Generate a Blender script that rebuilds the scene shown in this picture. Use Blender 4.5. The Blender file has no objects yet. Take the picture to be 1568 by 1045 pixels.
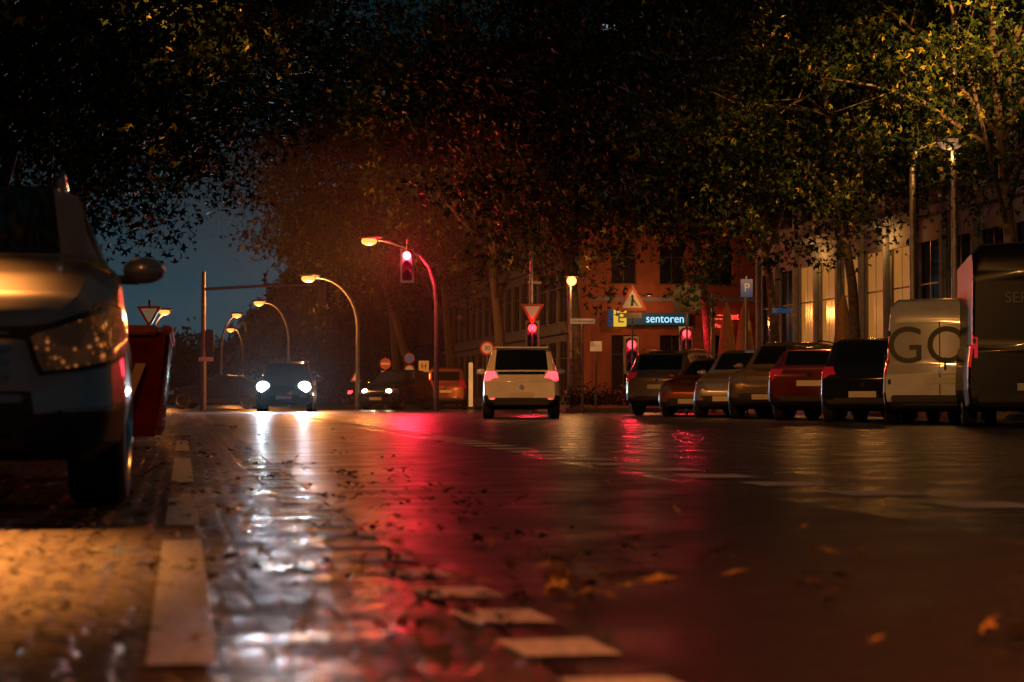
import bpy, bmesh, math, random
import numpy as np
from mathutils import Vector, Matrix
random.seed(7); rng=np.random.default_rng(7)
scene=bpy.context.scene
scene.view_settings.view_transform='Standard'
scene.view_settings.look='None'
scene.view_settings.exposure=0
COL=scene.collection
TH=math.radians(9.39); CT,ST=math.cos(TH),math.sin(TH)

def at(b,d,z=0.0):
    """survey coordinates: tangent of bearing from the camera axis, distance -> world metres"""
    return (d*(CT*b+ST), d*(CT-ST*b), z)

# ---------------- materials ----------------
def mat(name,col,rough=.5,metal=0,emit=None,es=0,coat=0,spec=.5,noise=0,nscale=8,bump=0,bscale=40):
    m=bpy.data.materials.new(name); m.use_nodes=True
    nt=m.node_tree; b=nt.nodes['Principled BSDF']
    b.inputs['Base Color'].default_value=(*col,1); b.inputs['Roughness'].default_value=rough
    b.inputs['Metallic'].default_value=metal; b.inputs['Coat Weight'].default_value=coat
    b.inputs['Coat Roughness'].default_value=.06
    b.inputs['Specular IOR Level'].default_value=spec
    if emit: b.inputs['Emission Color'].default_value=(*emit,1); b.inputs['Emission Strength'].default_value=es
    tc=nt.nodes.new('ShaderNodeTexCoord')
    if noise:
        n=nt.nodes.new('ShaderNodeTexNoise'); n.inputs['Scale'].default_value=nscale; n.inputs['Detail'].default_value=6
        nt.links.new(tc.outputs['Object'],n.inputs['Vector'])
        r=nt.nodes.new('ShaderNodeValToRGB')
        r.color_ramp.elements[0].position=.3; r.color_ramp.elements[1].position=.7
        r.color_ramp.elements[0].color=(*[c*(1-noise) for c in col],1)
        r.color_ramp.elements[1].color=(*[min(1,c*(1+noise)) for c in col],1)
        nt.links.new(n.outputs['Fac'],r.inputs['Fac']); nt.links.new(r.outputs['Color'],b.inputs['Base Color'])
    if bump:
        n=nt.nodes.new('ShaderNodeTexNoise'); n.inputs['Scale'].default_value=bscale; n.inputs['Detail'].default_value=4
        nt.links.new(tc.outputs['Object'],n.inputs['Vector'])
        bp=nt.nodes.new('ShaderNodeBump'); bp.inputs['Strength'].default_value=bump; bp.inputs['Distance'].default_value=.02
        nt.links.new(n.outputs['Fac'],bp.inputs['Height']); nt.links.new(bp.outputs['Normal'],b.inputs['Normal'])
    return m
def paint(name,col,metal=.3,rough=.32,spec=.5,coat=1): return mat(name,col,rough,metal,coat=coat,noise=.12,nscale=3,spec=spec)
def emis(name,col,s): return mat(name,(.02,.02,.02),.4,emit=col,es=s)

M_glass=mat('car_glass',(.006,.008,.01),.04,0,spec=.6)
M_dark=mat('black_plastic',(.012,.012,.013),.55,bump=.2,bscale=60)
M_rubber=mat('tyre_rubber',(.015,.015,.015),.7,bump=.4,bscale=90)
M_rim=mat('alloy_rim',(.6,.6,.62),.22,1,noise=.2)
M_chrome=mat('chrome',(.6,.6,.6),.12,1)
M_tail=mat('tail_lens',(.25,.008,.008),.12,coat=1,emit=(1,.02,.03),es=.12)
M_tail_on=mat('tail_lens_lit',(.3,.01,.01),.2,emit=(1,.05,.06),es=3.5)
M_head=mat('headlamp_lens',(.35,.36,.38),.08,.7,coat=1,bump=.6,bscale=18)
M_head_on=emis('headlamp_lit',(.85,.97,1),60)
M_headw_on=emis('headlamp_warm_lit',(1,.75,.42),25)
M_plate=mat('licence_plate',(.6,.58,.5),.4)
M_pole=mat('galvanised_pole',(.16,.16,.16),.45,.6,noise=.3)
M_white=mat('white_paint_sign',(.75,.72,.66),.4)
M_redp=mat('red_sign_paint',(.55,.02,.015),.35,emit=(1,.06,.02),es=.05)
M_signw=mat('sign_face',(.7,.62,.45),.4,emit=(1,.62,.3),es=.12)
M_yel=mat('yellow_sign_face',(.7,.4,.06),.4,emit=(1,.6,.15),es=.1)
M_black=mat('black_paint',(.01,.01,.01),.5)
M_sod=emis('sodium_lens',(1,.27,.045),2.6)
M_warm=emis('warm_globe',(1,.42,.12),2.2)
M_redlamp=emis('red_signal_lens',(1,.06,.05),20)
M_redlamp2=emis('red_signal_lens_small',(1,.03,.03),5)

# ---------------- mesh helpers ----------------
def obj(name,verts,faces,mats,parent=None,midx=None,smooth=False,angle=None,loc=None,rot=None):
    me=bpy.data.meshes.new(name)
    me.from_pydata([tuple(v) for v in verts],[],[tuple(f) for f in faces])
    for m in (mats if isinstance(mats,(list,tuple)) else [mats]): me.materials.append(m)
    if midx is not None: me.polygons.foreach_set('material_index',np.array(midx,dtype=np.int32))
    if smooth:
        me.polygons.foreach_set('use_smooth',np.ones(len(me.polygons),dtype=bool))
        if angle: me.set_sharp_from_angle(angle=math.radians(angle))
    me.update()
    o=bpy.data.objects.new(name,me); COL.objects.link(o)
    if parent: o.parent=parent
    if loc is not None: o.location=loc
    if rot is not None: o.rotation_euler=rot
    return o
def empty(name,loc=(0,0,0),rz=0):
    e=bpy.data.objects.new(name,None); COL.objects.link(e); e.location=loc; e.rotation_euler=(0,0,rz); e.empty_display_size=.3
    return e
def box(name,c,s,m,parent=None,bev=0,rot=None):
    bm=bmesh.new(); bmesh.ops.create_cube(bm,size=1)
    for v in bm.verts: v.co=Vector((v.co.x*s[0],v.co.y*s[1],v.co.z*s[2]))
    if bev: bmesh.ops.bevel(bm,geom=bm.edges[:],offset=bev,segments=2,affect='EDGES')
    me=bpy.data.meshes.new(name); bm.to_mesh(me); bm.free(); me.materials.append(m)
    o=bpy.data.objects.new(name,me); COL.objects.link(o); o.location=c
    if parent: o.parent=parent
    if rot: o.rotation_euler=rot
    return o
def ball(name,c,s,m,parent=None,u=16,v=10,rot=None):
    bm=bmesh.new(); bmesh.ops.create_uvsphere(bm,u_segments=u,v_segments=v,radius=1)
    for x in bm.verts: x.co=Vector((x.co.x*s[0],x.co.y*s[1],x.co.z*s[2]))
    for f in bm.faces: f.smooth=True
    me=bpy.data.meshes.new(name); bm.to_mesh(me); bm.free(); me.materials.append(m)
    o=bpy.data.objects.new(name,me); COL.objects.link(o); o.location=c
    if parent: o.parent=parent
    if rot: o.rotation_euler=rot
    return o
def tube_data(pts,rad,seg=8,off=0):
    V=[];F=[];pts=[Vector(p) for p in pts];n=len(pts)
    for i,p in enumerate(pts):
        t=(pts[min(i+1,n-1)]-pts[max(i-1,0)]).normalized()
        a=t.cross(Vector((0,1,0.01))); 
        if a.length<.05: a=t.cross(Vector((1,0,0)))
        a.normalize(); b=t.cross(a).normalized()
        for k in range(seg):
            an=2*math.pi*k/seg
            V.append(p+(a*math.cos(an)+b*math.sin(an))*rad[i])
    for i in range(n-1):
        for k in range(seg):
            k2=(k+1)%seg
            F.append((off+i*seg+k,off+i*seg+k2,off+(i+1)*seg+k2,off+(i+1)*seg+k))
    F.append(tuple(off+k for k in range(seg))[::-1]); F.append(tuple(off+(n-1)*seg+k for k in range(seg)))
    return V,F
def tube(name,pts,rad,m,parent=None,seg=8):
    if not isinstance(rad,(list,tuple)): rad=[rad]*len(pts)
    V,F=tube_data(pts,rad,seg); return obj(name,V,F,m,parent,smooth=True,angle=50)
def prism(name,poly,y0,y1,m,parent=None,loc=None):
    n=len(poly); V=[(x,y0,z) for x,z in poly]+[(x,y1,z) for x,z in poly]
    F=[tuple(range(n)),tuple(range(2*n-1,n-1,-1))]+[(i,i+n,(i+1)%n+n,(i+1)%n) for i in range(n)]
    return obj(name,V,F,m,parent,loc=loc)
def text(name,s,size,c,m,parent=None,rot=(math.pi/2,0,0),ext=.01,sx=1):
    cu=bpy.data.curves.new(name,'FONT'); cu.body=s; cu.size=size; cu.extrude=ext; cu.align_x='CENTER'; cu.align_y='CENTER'
    cu.materials.append(m); o=bpy.data.objects.new(name,cu); COL.objects.link(o); o.location=c; o.rotation_euler=rot; o.scale=(sx,1,1)
    if parent: o.parent=parent
    return o
def light(name,kind,loc,power,col,r=.12,parent=None,direction=None,cone=160,blend=.4):
    l=bpy.data.lights.new(name,kind); l.energy=power; l.color=col; l.shadow_soft_size=r
    if kind=='SPOT': l.spot_size=math.radians(cone); l.spot_blend=blend
    o=bpy.data.objects.new(name,l); COL.objects.link(o); o.location=loc
    if direction is not None: o.rotation_euler=Vector(direction).to_track_quat('-Z','Y').to_euler()
    if parent: o.parent=parent
    return o

# ---------------- cars ----------------
SPEC={}
# x, w, zb, belt, top, wt   (fractions of half width for w, wt)
SPEC['hatch']=dict(W=.82,r=.30,ax=(.62,3.08),st=[(0,.5,.32,.52,.58,.4),(.04,.74,.26,.6,.66,.6),(.12,.88,.2,.68,.75,.72),(.35,.96,.19,.8,.87,.78),(.75,1,.19,.9,.96,.78),(.92,1,.19,.93,1.0,.78),
  (1.6,1,.19,.95,1.46,.74),(2.05,1,.19,.96,1.55,.76),(2.95,1,.19,.98,1.53,.76),(3.28,.99,.2,1.0,1.48,.75),(3.50,.97,.24,.98,1.0,.82),(3.57,.93,.28,.90,.96,.78),(3.62,.86,.33,.82,.86,.7)],
  cowl=.95,rf=1.6,re=3.26,rg=3.50,win=[(1.15,1.95),(2.05,2.85)],hl=(.02,.42,.6,.78),tl=(3.40,.80,1.0))
SPEC['suv']=dict(W=.92,r=.36,ax=(.85,3.5),st=[(0,.5,.36,.6,.68,.4),(.04,.74,.3,.7,.78,.6),(.14,.88,.25,.8,.88,.72),(.4,.96,.24,.92,1.0,.8),(.9,1,.24,1.0,1.06,.8),(1.25,1,.24,1.04,1.1,.8),
  (1.95,1,.24,1.06,1.58,.74),(2.4,1,.24,1.07,1.66,.75),(3.6,1,.24,1.1,1.64,.74),(4.05,.98,.25,1.12,1.56,.72),(4.30,.95,.3,1.06,1.1,.76),(4.38,.9,.34,1.0,1.04,.72),(4.45,.84,.38,.9,.95,.66)],
  cowl=1.28,rf=1.95,re=4.05,rg=4.28,win=[(1.5,2.45),(2.55,3.35),(3.45,3.9)],hl=(.03,.5,.72,.9),tl=(4.1,.85,1.08))
SPEC['compact_suv']=dict(W=.90,r=.335,ax=(.88,3.52),st=[(0,.62,.28,.5,.62,.55),(.05,.80,.24,.62,.72,.68),(.15,.92,.2,.72,.80,.78),(.45,.98,.19,.82,.89,.82),(.9,1,.19,.9,.97,.82),(1.2,1,.19,.95,1.01,.82),
  (2.15,1,.19,.98,1.40,.74),(2.7,1,.19,1.0,1.46,.74),(3.7,1,.19,1.02,1.44,.72),(4.05,.98,.22,1.04,1.38,.66),(4.28,.95,.28,1.0,1.04,.7),(4.35,.9,.32,.95,.98,.66),(4.4,.8,.36,.88,.92,.6)],
  cowl=1.15,rf=2.2,re=4.05,rg=4.26,win=[(1.62,2.6),(2.7,3.4),(3.5,3.95)],hl=(9,9,9,9),tl=(4.1,.8,1.0))
SPEC['sedan']=dict(W=.89,r=.32,ax=(.85,3.6),st=[(0,.5,.26,.5,.56,.4),(.04,.74,.22,.58,.64,.6),(.14,.88,.18,.66,.73,.72),(.4,.96,.17,.76,.83,.8),(.9,1,.17,.84,.9,.8),(1.3,1,.17,.88,.94,.8),
  (2.05,1,.17,.92,1.36,.66),(2.5,1,.17,.93,1.43,.67),(3.3,1,.17,.95,1.38,.65),(3.95,.98,.19,.97,1.05,.68),(4.3,.96,.24,.96,1.0,.7),(4.42,.88,.3,.86,.9,.62),(4.47,.78,.34,.78,.83,.6)],
  cowl=1.33,rf=2.05,re=3.35,rg=3.92,win=[(1.6,2.5),(2.6,3.5)],hl=(.03,.5,.56,.72),tl=(4.2,.72,.92))
SPEC['mpv']=dict(W=.88,r=.32,ax=(.8,3.4),st=[(0,.5,.3,.55,.62,.42),(.04,.74,.25,.64,.7,.62),(.14,.88,.21,.74,.81,.74),(.4,.97,.2,.88,.95,.8),(.8,1,.2,.98,1.05,.8),(.95,1,.2,1.0,1.08,.8),
  (1.7,1,.2,1.03,1.66,.74),(2.2,1,.2,1.03,1.73,.78),(3.8,1,.2,1.05,1.72,.78),(4.1,.99,.22,1.06,1.66,.77),(4.22,.97,.26,1.02,1.08,.77),(4.27,.92,.3,.95,1.0,.72),(4.3,.84,.34,.88,.94,.66)],
  cowl=1.0,rf=1.7,re=4.1,rg=4.21,win=[(1.2,2.2),(2.3,3.1),(3.2,3.95)],hl=(.03,.45,.66,.84),tl=(4.12,.85,1.2))
SPEC['van']=dict(W=1.0,r=.35,ax=(.9,4.1),st=[(0,.5,.34,.7,.78,.42),(.04,.76,.28,.82,.9,.62),(.12,.9,.24,.92,1.02,.76),(.4,.98,.23,1.08,1.18,.84),(.75,1,.23,1.2,1.28,.86),(.85,1,.23,1.22,1.34,.86),
  (1.5,1,.23,1.25,2.35,.86),(1.9,1,.23,1.25,2.78,.9),(4.9,1,.23,1.25,2.84,.9),(5.15,1,.25,1.25,2.8,.9),(5.25,.98,.28,1.25,2.65,.9),(5.28,.95,.32,1.2,2.5,.86)],
  cowl=.9,rf=1.6,re=5.2,rg=5.2,win=[(1.2,2.1)],hl=(.03,.42,.8,1.05),tl=(5.2,.9,1.35))
SPEC['panel_van']=dict(W=.93,r=.32,ax=(.8,3.5),st=[(0,.5,.3,.6,.68,.42),(.04,.76,.25,.7,.78,.62),(.12,.9,.21,.8,.9,.76),(.4,.98,.2,.96,1.04,.82),(.8,1,.2,1.05,1.12,.84),(.9,1,.2,1.07,1.16,.84),
  (1.5,1,.2,1.08,1.95,.82),(1.9,1,.2,1.08,2.08,.86),(4.1,1,.2,1.08,2.10,.86),(4.3,1,.22,1.08,2.05,.86),(4.38,.98,.26,1.06,1.9,.86),(4.4,.95,.3,1.0,1.75,.82)],
  cowl=.95,rf=1.55,re=4.32,rg=4.32,win=[(1.15,2.0)],hl=(.03,.42,.7,.9),tl=(4.33,.8,1.15))

def build_body(kind):
    sp=SPEC[kind]; st=np.array(sp['st']); L=st[-1,0]; W=sp['W']; sp['L']=L
    fx=np.arange(0,L+.005,.01); tab=np.array([np.interp(fx,st[:,0],st[:,k]) for k in range(1,6)])
    k=np.ones(7)/7
    sm=[]
    for row in tab:
        p=np.pad(row,3,mode='edge'); c=np.convolve(p,k,'valid')
        wgt=np.clip(np.minimum(fx,L-fx)/.12,0,1); sm.append(row*(1-wgt)+c*wgt)
    tab=np.array(sm)
    xs=list(np.arange(.2,L-.4,.06))+list(np.arange(0,.2,.014))+list(np.arange(L-.4,L-.001,.016))+[L]
    seams=[sp['cowl']+.15]+[ (sp['win'][i][1]+sp['win'][i+1][0])/2 for i in range(len(sp['win'])-1)]+([sp['win'][-1][1]-.2] if len(sp['win'])>1 else [2.2])
    for s in seams: xs+= [s-.006,s+.006]
    for a,b in sp['win']: xs+=[a,b]
    xs=np.unique(np.round(xs,4)); 
    sub=[1,1,3,6,4,1,8,2,6]
    lev=[]; 
    for s,n in enumerate(sub):
        for i in range(n): lev.append((s,i/n))
    lev.append((9,0.))
    nh=len(lev); V=[]; meta=[]
    def sect(x):
        w,zb,belt,top,wt=[np.interp(x,fx,tab[j]) for j in range(5)]
        w*=W; wt*=W; g=top-belt
        C=[(0,zb),(.85*w,zb),(.97*w,zb+.07),(w,zb+.3*(belt-zb)+.02),(.985*w,zb+.72*(belt-zb)),(.955*w,belt-.03),(.925*w,belt),(wt,belt+.88*g),(.84*wt,belt+.98*g),(0,top),(0,top)]
        return [(C[s][0]*(1-t)+C[s+1][0]*t, C[s][1]*(1-t)+C[s+1][1]*t) for s,t in lev], (belt,top)
    sp['sect']=sect
    rows=[]
    for x in xs:
        P,_=sect(x); r=[]
        for (y,z) in P: r.append(len(V)); V.append((x,-y,z))
        l=[r[0]]
        for (y,z) in P[1:-1]: l.append(len(V)); V.append((x,y,z))
        l.append(r[-1]); rows.append((r,l))
    F=[];MI=[]
    def material(s,t,x,y,z,side):
        if s==6 and .1<t<.93:
            for a,b in sp['win']:
                if a<x<b: return 1
        if s in(7,8):
            if sp['cowl']+.06<x<sp['rf']+.02 and s==8: return 1
            if sp['re']+.02<x<sp['rg'] and s==8 : return 1
        a,b,c,d=sp['hl']
        if a<=x<b and c<z-(x*.12)<d and y>.42*W and s<8: return 3
        a,c,d=sp['tl']
        if x>a and c<z<d and y>.62*W and s<8: return 4
        if x<.10 and y<.62*W and zg0<z<zg1: return 2
        if s<=2 : return 2
        if s in(3,4,5):
            for q in seams:
                if abs(x-q)<.0055: return 2
        return 0
    zg0=st[0,2]+.04; zg1=st[0,2]+.17
    for i in range(len(xs)-1):
        xc=(xs[i]+xs[i+1])/2
        for side in (0,1):
            A=rows[i][side];B=rows[i+1][side]
            for j in range(nh-1):
                f=(A[j],A[j+1],B[j+1],B[j]) if side else (A[j],B[j],B[j+1],A[j+1])
                v=np.array([V[q] for q in f]).mean(0); s,t=lev[j]; t2=(lev[j+1][1] if lev[j+1][0]==s else 1.)
                F.append(f[::-1]); MI.append(material(s,(t+t2)/2,xc,abs(v[1]),v[2],side))
    for end in (0,-1):
        R,Lr=rows[end]
        for j in range(nh-1):
            ids=[R[j],Lr[j],Lr[j+1],R[j+1]]; q=[]
            for a in ids:
                if a not in q: q.append(a)
            if len(q)<3: continue
            if end==0: q=q[::-1]
            F.append(tuple(q)); z=(V[R[j]][2]+V[R[j+1]][2])/2
            m=0
            if end==0 and zg0<z<zg1: m=2
            if lev[j][0]<=1: m=2
            MI.append(m)
    V=[(x-L/2,y,z) for x,y,z in V]
    mats=[M_white,M_glass,M_dark,M_head,M_tail]
    o=obj(kind+'_body',V,F,mats,midx=MI)
    bm=bmesh.new(); bm.from_mesh(o.data); bmesh.ops.recalc_face_normals(bm,faces=bm.faces); bm.to_mesh(o.data); bm.free()
    bm=bmesh.new(); r=sp['r']*1.14
    for ax in sp['ax']:
        for sy in (-1,1):
            res=bmesh.ops.create_cone(bm,cap_ends=True,segments=36,radius1=r,radius2=r,depth=.6)
            for v in res['verts']:
                x,y,z=v.co; v.co=Vector((x+ax-L/2, z+sy*(W+.05), y+sp['r']))
    me=bpy.data.meshes.new('cut'); bm.to_mesh(me); bm.free()
    for m in mats: me.materials.append(m)
    me.polygons.foreach_set('material_index',np.full(len(me.polygons),2,dtype=np.int32))
    c=bpy.data.objects.new('cut',me); COL.objects.link(c)
    md=o.modifiers.new('b','BOOLEAN'); md.object=c; md.operation='DIFFERENCE'; md.solver='EXACT'
    dg=bpy.context.evaluated_depsgraph_get(); nm=bpy.data.meshes.new_from_object(o.evaluated_get(dg))
    bpy.data.objects.remove(c); bpy.data.objects.remove(o)
    nm.polygons.foreach_set('use_smooth',np.ones(len(nm.polygons),dtype=bool)); nm.set_sharp_from_angle(angle=math.radians(32))
    return nm
BODY={k:build_body(k) for k in SPEC}

def wheel_mesh():
    V=[];F=[];MI=[]; seg=32
    prof=[(.62,-.06,0),(.66,-.11,0),(.93,-.105,0),(1,-.08,0),(1,.08,0),(.93,.105,0),(.70,.11,0),(.66,.095,1),(.63,.03,1),(.60,-.0,2),(.0,-.0,2)]
    for k in range(seg):
        a=2*math.pi*k/seg
        for r,y,m in prof: V.append((r*math.cos(a),y,r*math.sin(a)))
    n=len(prof)
    for k in range(seg):
        for i in range(n-1):
            k2=(k+1)%seg; F.append((k*n+i,k*n+i+1,k2*n+i+1,k2*n+i)); MI.append(prof[i+1][2])
    for s in range(5):
        for da in(-.16,.16):
            a=2*math.pi*s/5
            b=len(V)
            for rr,wd in((.1,.05),(.64,.055)):
                for yy in(.01,.075):
                    for sg in(-1,1):
                        aa=a+ (da if rr>.3 else da*1.2)
                        x=rr*math.cos(aa)-sg*wd*math.sin(a); z=rr*math.sin(aa)+sg*wd*math.cos(a); V.append((x,yy,z))
            for f in((0,1,3,2),(4,6,7,5),(0,4,5,1),(2,3,7,6),(0,2,6,4),(1,5,7,3)):
                F.append(tuple(b+q for q in f)); MI.append(1)
    me=bpy.data.meshes.new('wheel'); me.from_pydata(V,[],F)
    for m in(M_rubber,M_rim,M_dark): me.materials.append(m)
    me.polygons.foreach_set('material_index',np.array(MI,dtype=np.int32))
    me.polygons.foreach_set('use_smooth',np.ones(len(F),dtype=bool)); me.set_sharp_from_angle(angle=math.radians(35))
    return me
WHEEL=wheel_mesh()

def car(name,kind,loc,head,pm,head_mat=None,tail_mat=None,steer=0,mir=1.0,vwin=True,mdz=0):
    a=math.radians(head); rz=math.atan2(-math.cos(a),-math.sin(a))
    e=empty(name,loc,rz); sp=SPEC[kind]; L=sp['L']; W=sp['W']
    me=BODY[kind].copy()
    ms=[pm,M_glass,M_dark,head_mat or M_head,tail_mat or M_tail]
    for i,m in enumerate(ms): me.materials[i]=m
    b=bpy.data.objects.new('body',me); COL.objects.link(b); b.parent=e
    for i,ax in enumerate(sp['ax']):
        for sy,nm in((1,'left'),(-1,'right')):
            w=bpy.data.objects.new('wheel_%s_%s'%(('front','rear')[i],nm),WHEEL); COL.objects.link(w); w.parent=e
            r=sp['r']; w.location=(ax-L/2,-sy*(W-.115),r); w.scale=(r,1,r)
            w.rotation_euler=(0,random.random()*2,(math.pi if sy>0 else 0)+(math.radians(steer) if i==0 else 0))
    for sy in(-1,1):
        mx=sp['cowl']+.32-L/2; mz=float(np.interp(sp['cowl']+.3,[s[0] for s in sp['st']],[s[3] for s in sp['st']]))+.06+mdz
        sc=1.7 if kind=='van' else 1
        ball('mirror',(mx,sy*(W+.06),mz+.02*sc),(.06*mir,.105*mir,.068*sc*mir),pm if kind!='van' else M_dark,e,24,16)
        box('mirror_arm',(mx+.01,sy*(W-.02),mz-.02),(.05,.14,.04),M_dark,e,.01)
        if kind in('suv','compact_suv','mpv'):
            yy=sy*W*.66; zt=sp['st'][7][4]
            tube('roof_rail',[(2.15-L/2,yy,zt-.06),(2.3-L/2,yy,zt+.015),(3.2-L/2,yy,zt+.015),(3.7-L/2,yy,zt+.0),(3.85-L/2,yy,zt-.06)],.018,M_chrome,e)
    box('front_plate',(-L/2-.012,0,sp['st'][0][2]+.1),(.015,.5,.11),M_plate,e)
    zz={'hatch':.5}.get(kind,.72 if kind!='van' else .6)
    box('rear_plate',(L/2+.012,0,zz),(.015,.5,.11),M_plate,e)
    box('rear_valance',(L/2+.004,0,sp['st'][-1][2]+.06),(.02,W*1.3,.09),M_dark,e,.008)
    box('badge',(L/2+.01,0,zz+.17),(.015,.09,.09),M_chrome,e,.02)
    box('wiper',(sp['cowl']+.12-L/2,.15,sp['st'][5][4]+.06),(.02,.6,.015),M_dark,e,rot=(0,0,.08))
    if kind in('van','panel_van'):
        zt=sp['st'][-1][4]
        box('door_seam',(L/2+.003,0,(zt+.4)/2),(.012,.02,zt-.5),M_black,e)
        if vwin:
            for s in(-1,1): box('rear_window',(L/2-.012,s*W*.42,zt-.45),(.05,W*.62,.5),M_glass,e,.02)
        for s in(-1,1):
            for hz in (.7,1.3,zt-.25): box('door_hinge',(L/2-.005,s*W*.88,hz),(.04,.05,.09),M_dark,e,.01)
        box('door_handle',(L/2+.02,.09,1.0),(.04,.04,.22),M_dark,e,.01)
        box('step',(L/2+.05,0,.42),(.16,W*1.7,.12),M_dark,e,.02)
    return e

P_silver=paint('silver_paint',(.36,.37,.38),.6); P_white=paint('white_paint',(.72,.72,.72),0); P_black=paint('black_car_paint',(.004,.005,.006),.0,.12,.3)
P_vblack=paint('black_van_paint',(.008,.008,.009),.0,.35,.22,coat=.12)
P_red=paint('dark_red_paint',(.10,.01,.008),.3); P_or=paint('copper_paint',(.28,.08,.03),.5); P_blue=paint('navy_paint',(.01,.014,.03),.2,.2,.4,coat=.5)
P_beige=paint('champagne_paint',(.2,.17,.12),.6); P_dimwhite=paint('van_white_paint',(.6,.59,.58),0); P_gm=paint('light_silver_paint',(.26,.255,.25),.45)

left=car('parked_car','compact_suv',(-1.15,9.35,0),178,P_gm,steer=-4,mir=.85,mdz=-.07)
M_lens_glint=mat('headlamp_glint_glass',(.12,.11,.10),.12,.85,coat=1,bump=.9,bscale=38)
nt=M_lens_glint.node_tree; vv=nt.nodes.new('ShaderNodeTexVoronoi'); vv.inputs['Scale'].default_value=34; tcn=nt.nodes.new('ShaderNodeTexCoord'); nt.links.new(tcn.outputs['Object'],vv.inputs['Vector'])  # amber reflection glints put into the unlit lens as emission
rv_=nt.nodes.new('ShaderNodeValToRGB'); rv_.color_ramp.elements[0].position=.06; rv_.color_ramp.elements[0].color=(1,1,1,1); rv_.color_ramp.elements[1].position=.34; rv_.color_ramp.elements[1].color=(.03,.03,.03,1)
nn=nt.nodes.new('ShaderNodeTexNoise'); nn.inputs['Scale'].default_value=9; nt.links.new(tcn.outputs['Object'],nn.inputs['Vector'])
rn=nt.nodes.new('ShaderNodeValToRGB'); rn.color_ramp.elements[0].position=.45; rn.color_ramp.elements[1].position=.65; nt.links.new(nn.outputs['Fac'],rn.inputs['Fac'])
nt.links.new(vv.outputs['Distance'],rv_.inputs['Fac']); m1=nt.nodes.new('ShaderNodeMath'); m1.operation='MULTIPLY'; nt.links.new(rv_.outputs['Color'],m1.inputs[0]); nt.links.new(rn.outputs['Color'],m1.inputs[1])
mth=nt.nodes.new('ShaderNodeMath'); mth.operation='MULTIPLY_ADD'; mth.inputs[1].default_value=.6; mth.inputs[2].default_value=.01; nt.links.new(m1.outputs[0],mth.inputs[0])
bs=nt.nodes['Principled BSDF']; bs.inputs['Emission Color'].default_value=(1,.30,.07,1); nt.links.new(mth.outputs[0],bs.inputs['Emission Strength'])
M_grille=mat('grille_bars',(.25,.25,.25),.25,.8)
SC=SPEC['compact_suv']; LL=SC['L']
def surf_y(x,z):
    P,_=SC['sect'](x); zz=[p[1] for p in P]; yy=[p[0] for p in P]; return float(np.interp(z,zz,yy))
for s in(-1,1):
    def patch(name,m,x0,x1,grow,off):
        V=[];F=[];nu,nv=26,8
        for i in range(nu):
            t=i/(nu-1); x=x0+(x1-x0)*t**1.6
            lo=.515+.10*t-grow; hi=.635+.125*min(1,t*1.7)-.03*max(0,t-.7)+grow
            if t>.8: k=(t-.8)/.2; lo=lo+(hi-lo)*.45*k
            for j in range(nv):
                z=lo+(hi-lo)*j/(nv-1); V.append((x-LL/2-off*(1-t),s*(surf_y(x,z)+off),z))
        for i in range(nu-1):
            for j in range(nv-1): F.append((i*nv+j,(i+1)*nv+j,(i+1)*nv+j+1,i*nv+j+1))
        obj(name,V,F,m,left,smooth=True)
    patch('headlamp_surround',M_dark,.012,.60,.016,.006); patch('headlamp',M_lens_glint,.016,.58,0,.012)
    ball('fog_lamp',(-LL/2+.07,s*.62,.36),(.05,.07,.055),M_dark,left)
for z in(.50,.55,.60): box('grille_bar',(-LL/2-.008,0,z),(.03,.95,.02),M_grille,left,.006)
box('bumper_lip',(-LL/2+.02,0,.27),(.08,1.1,.05),M_dark,left,.02)
box('bumper_trim',(-LL/2+.0,0,.42),(.05,1.05,.03),M_grille,left,.01)

tw=car('white_hatchback_car','hatch',at(.0045,43.6),9.4,P_white,tail_mat=M_tail_on)
box('roof_spoiler',(1.50,0,1.50),(.2,1.15,.035),P_white,tw,.012)
box('lower_bumper',(1.80,0,.36),(.06,1.15,.16),M_dark,tw,.02)
box('window_trim',(1.755,0,.955),(.05,.98,.07),M_glass,tw,.01)
for s in(-1,1): box('reflector',(1.79,s*.6,.42),(.04,.12,.05),M_tail_on,tw,.01)

row=[('suv',P_beige,0,'parked_car'),('sedan',P_or,1,'parked_car'),('hatch',P_silver,1,'parked_car'),('suv',P_beige,1,'parked_car'),
     ('compact_suv',P_red,0,'parked_car'),('hatch',P_blue,0,'parked_car')]
P0=Vector((12.15,49.2)); P1=Vector((12.65,29.3))
for i,(k,p,front,nm) in enumerate(row):
    q=P0.lerp(P1,i/7); ang=32
    L=SPEC[k]['L']; a=math.radians(ang)
    c=(q.x+math.sin(a)*(L/2-.9), q.y+math.cos(a)*(L/2-.9),0)
    car(nm,k,c,ang+(180 if front else 0),p)
q=P0.lerp(P1,6/7); a=math.radians(22); gv=car('delivery_van','panel_van',(q.x+.1+math.sin(a)*1.3,q.y+math.cos(a)*1.3,0),22,P_dimwhite,vwin=False)
M_gr=mat('lettering_grey',(.012,.012,.015),.5)
text('lettering','GO',.86,(4.4/2+.03,-.20,1.28),M_gr,gv,rot=(math.pi/2,0,math.pi/2))
for s in(-1,1): text('side_lettering','GO',.95,(.3,s*.945,.85),M_gr,gv,rot=(math.pi/2,0,0 if s<0 else math.pi))
q=P1; a=math.radians(18); M_tglint=mat('tail_lens_glint',(.3,.01,.01),.15,emit=(1,.03,.04),es=.35)  # weak emission stands in for red glints on the parked van
bv=car('black_van','van',(q.x+.35+math.sin(a)*1.8,q.y+math.cos(a)*1.8,0),18,P_vblack,tail_mat=M_tglint,vwin=False)
for s in(-1,1): box('tail_lamp',(2.62,s*.86,1.2),(.05,.09,.36),M_tglint,bv,.02)
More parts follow.
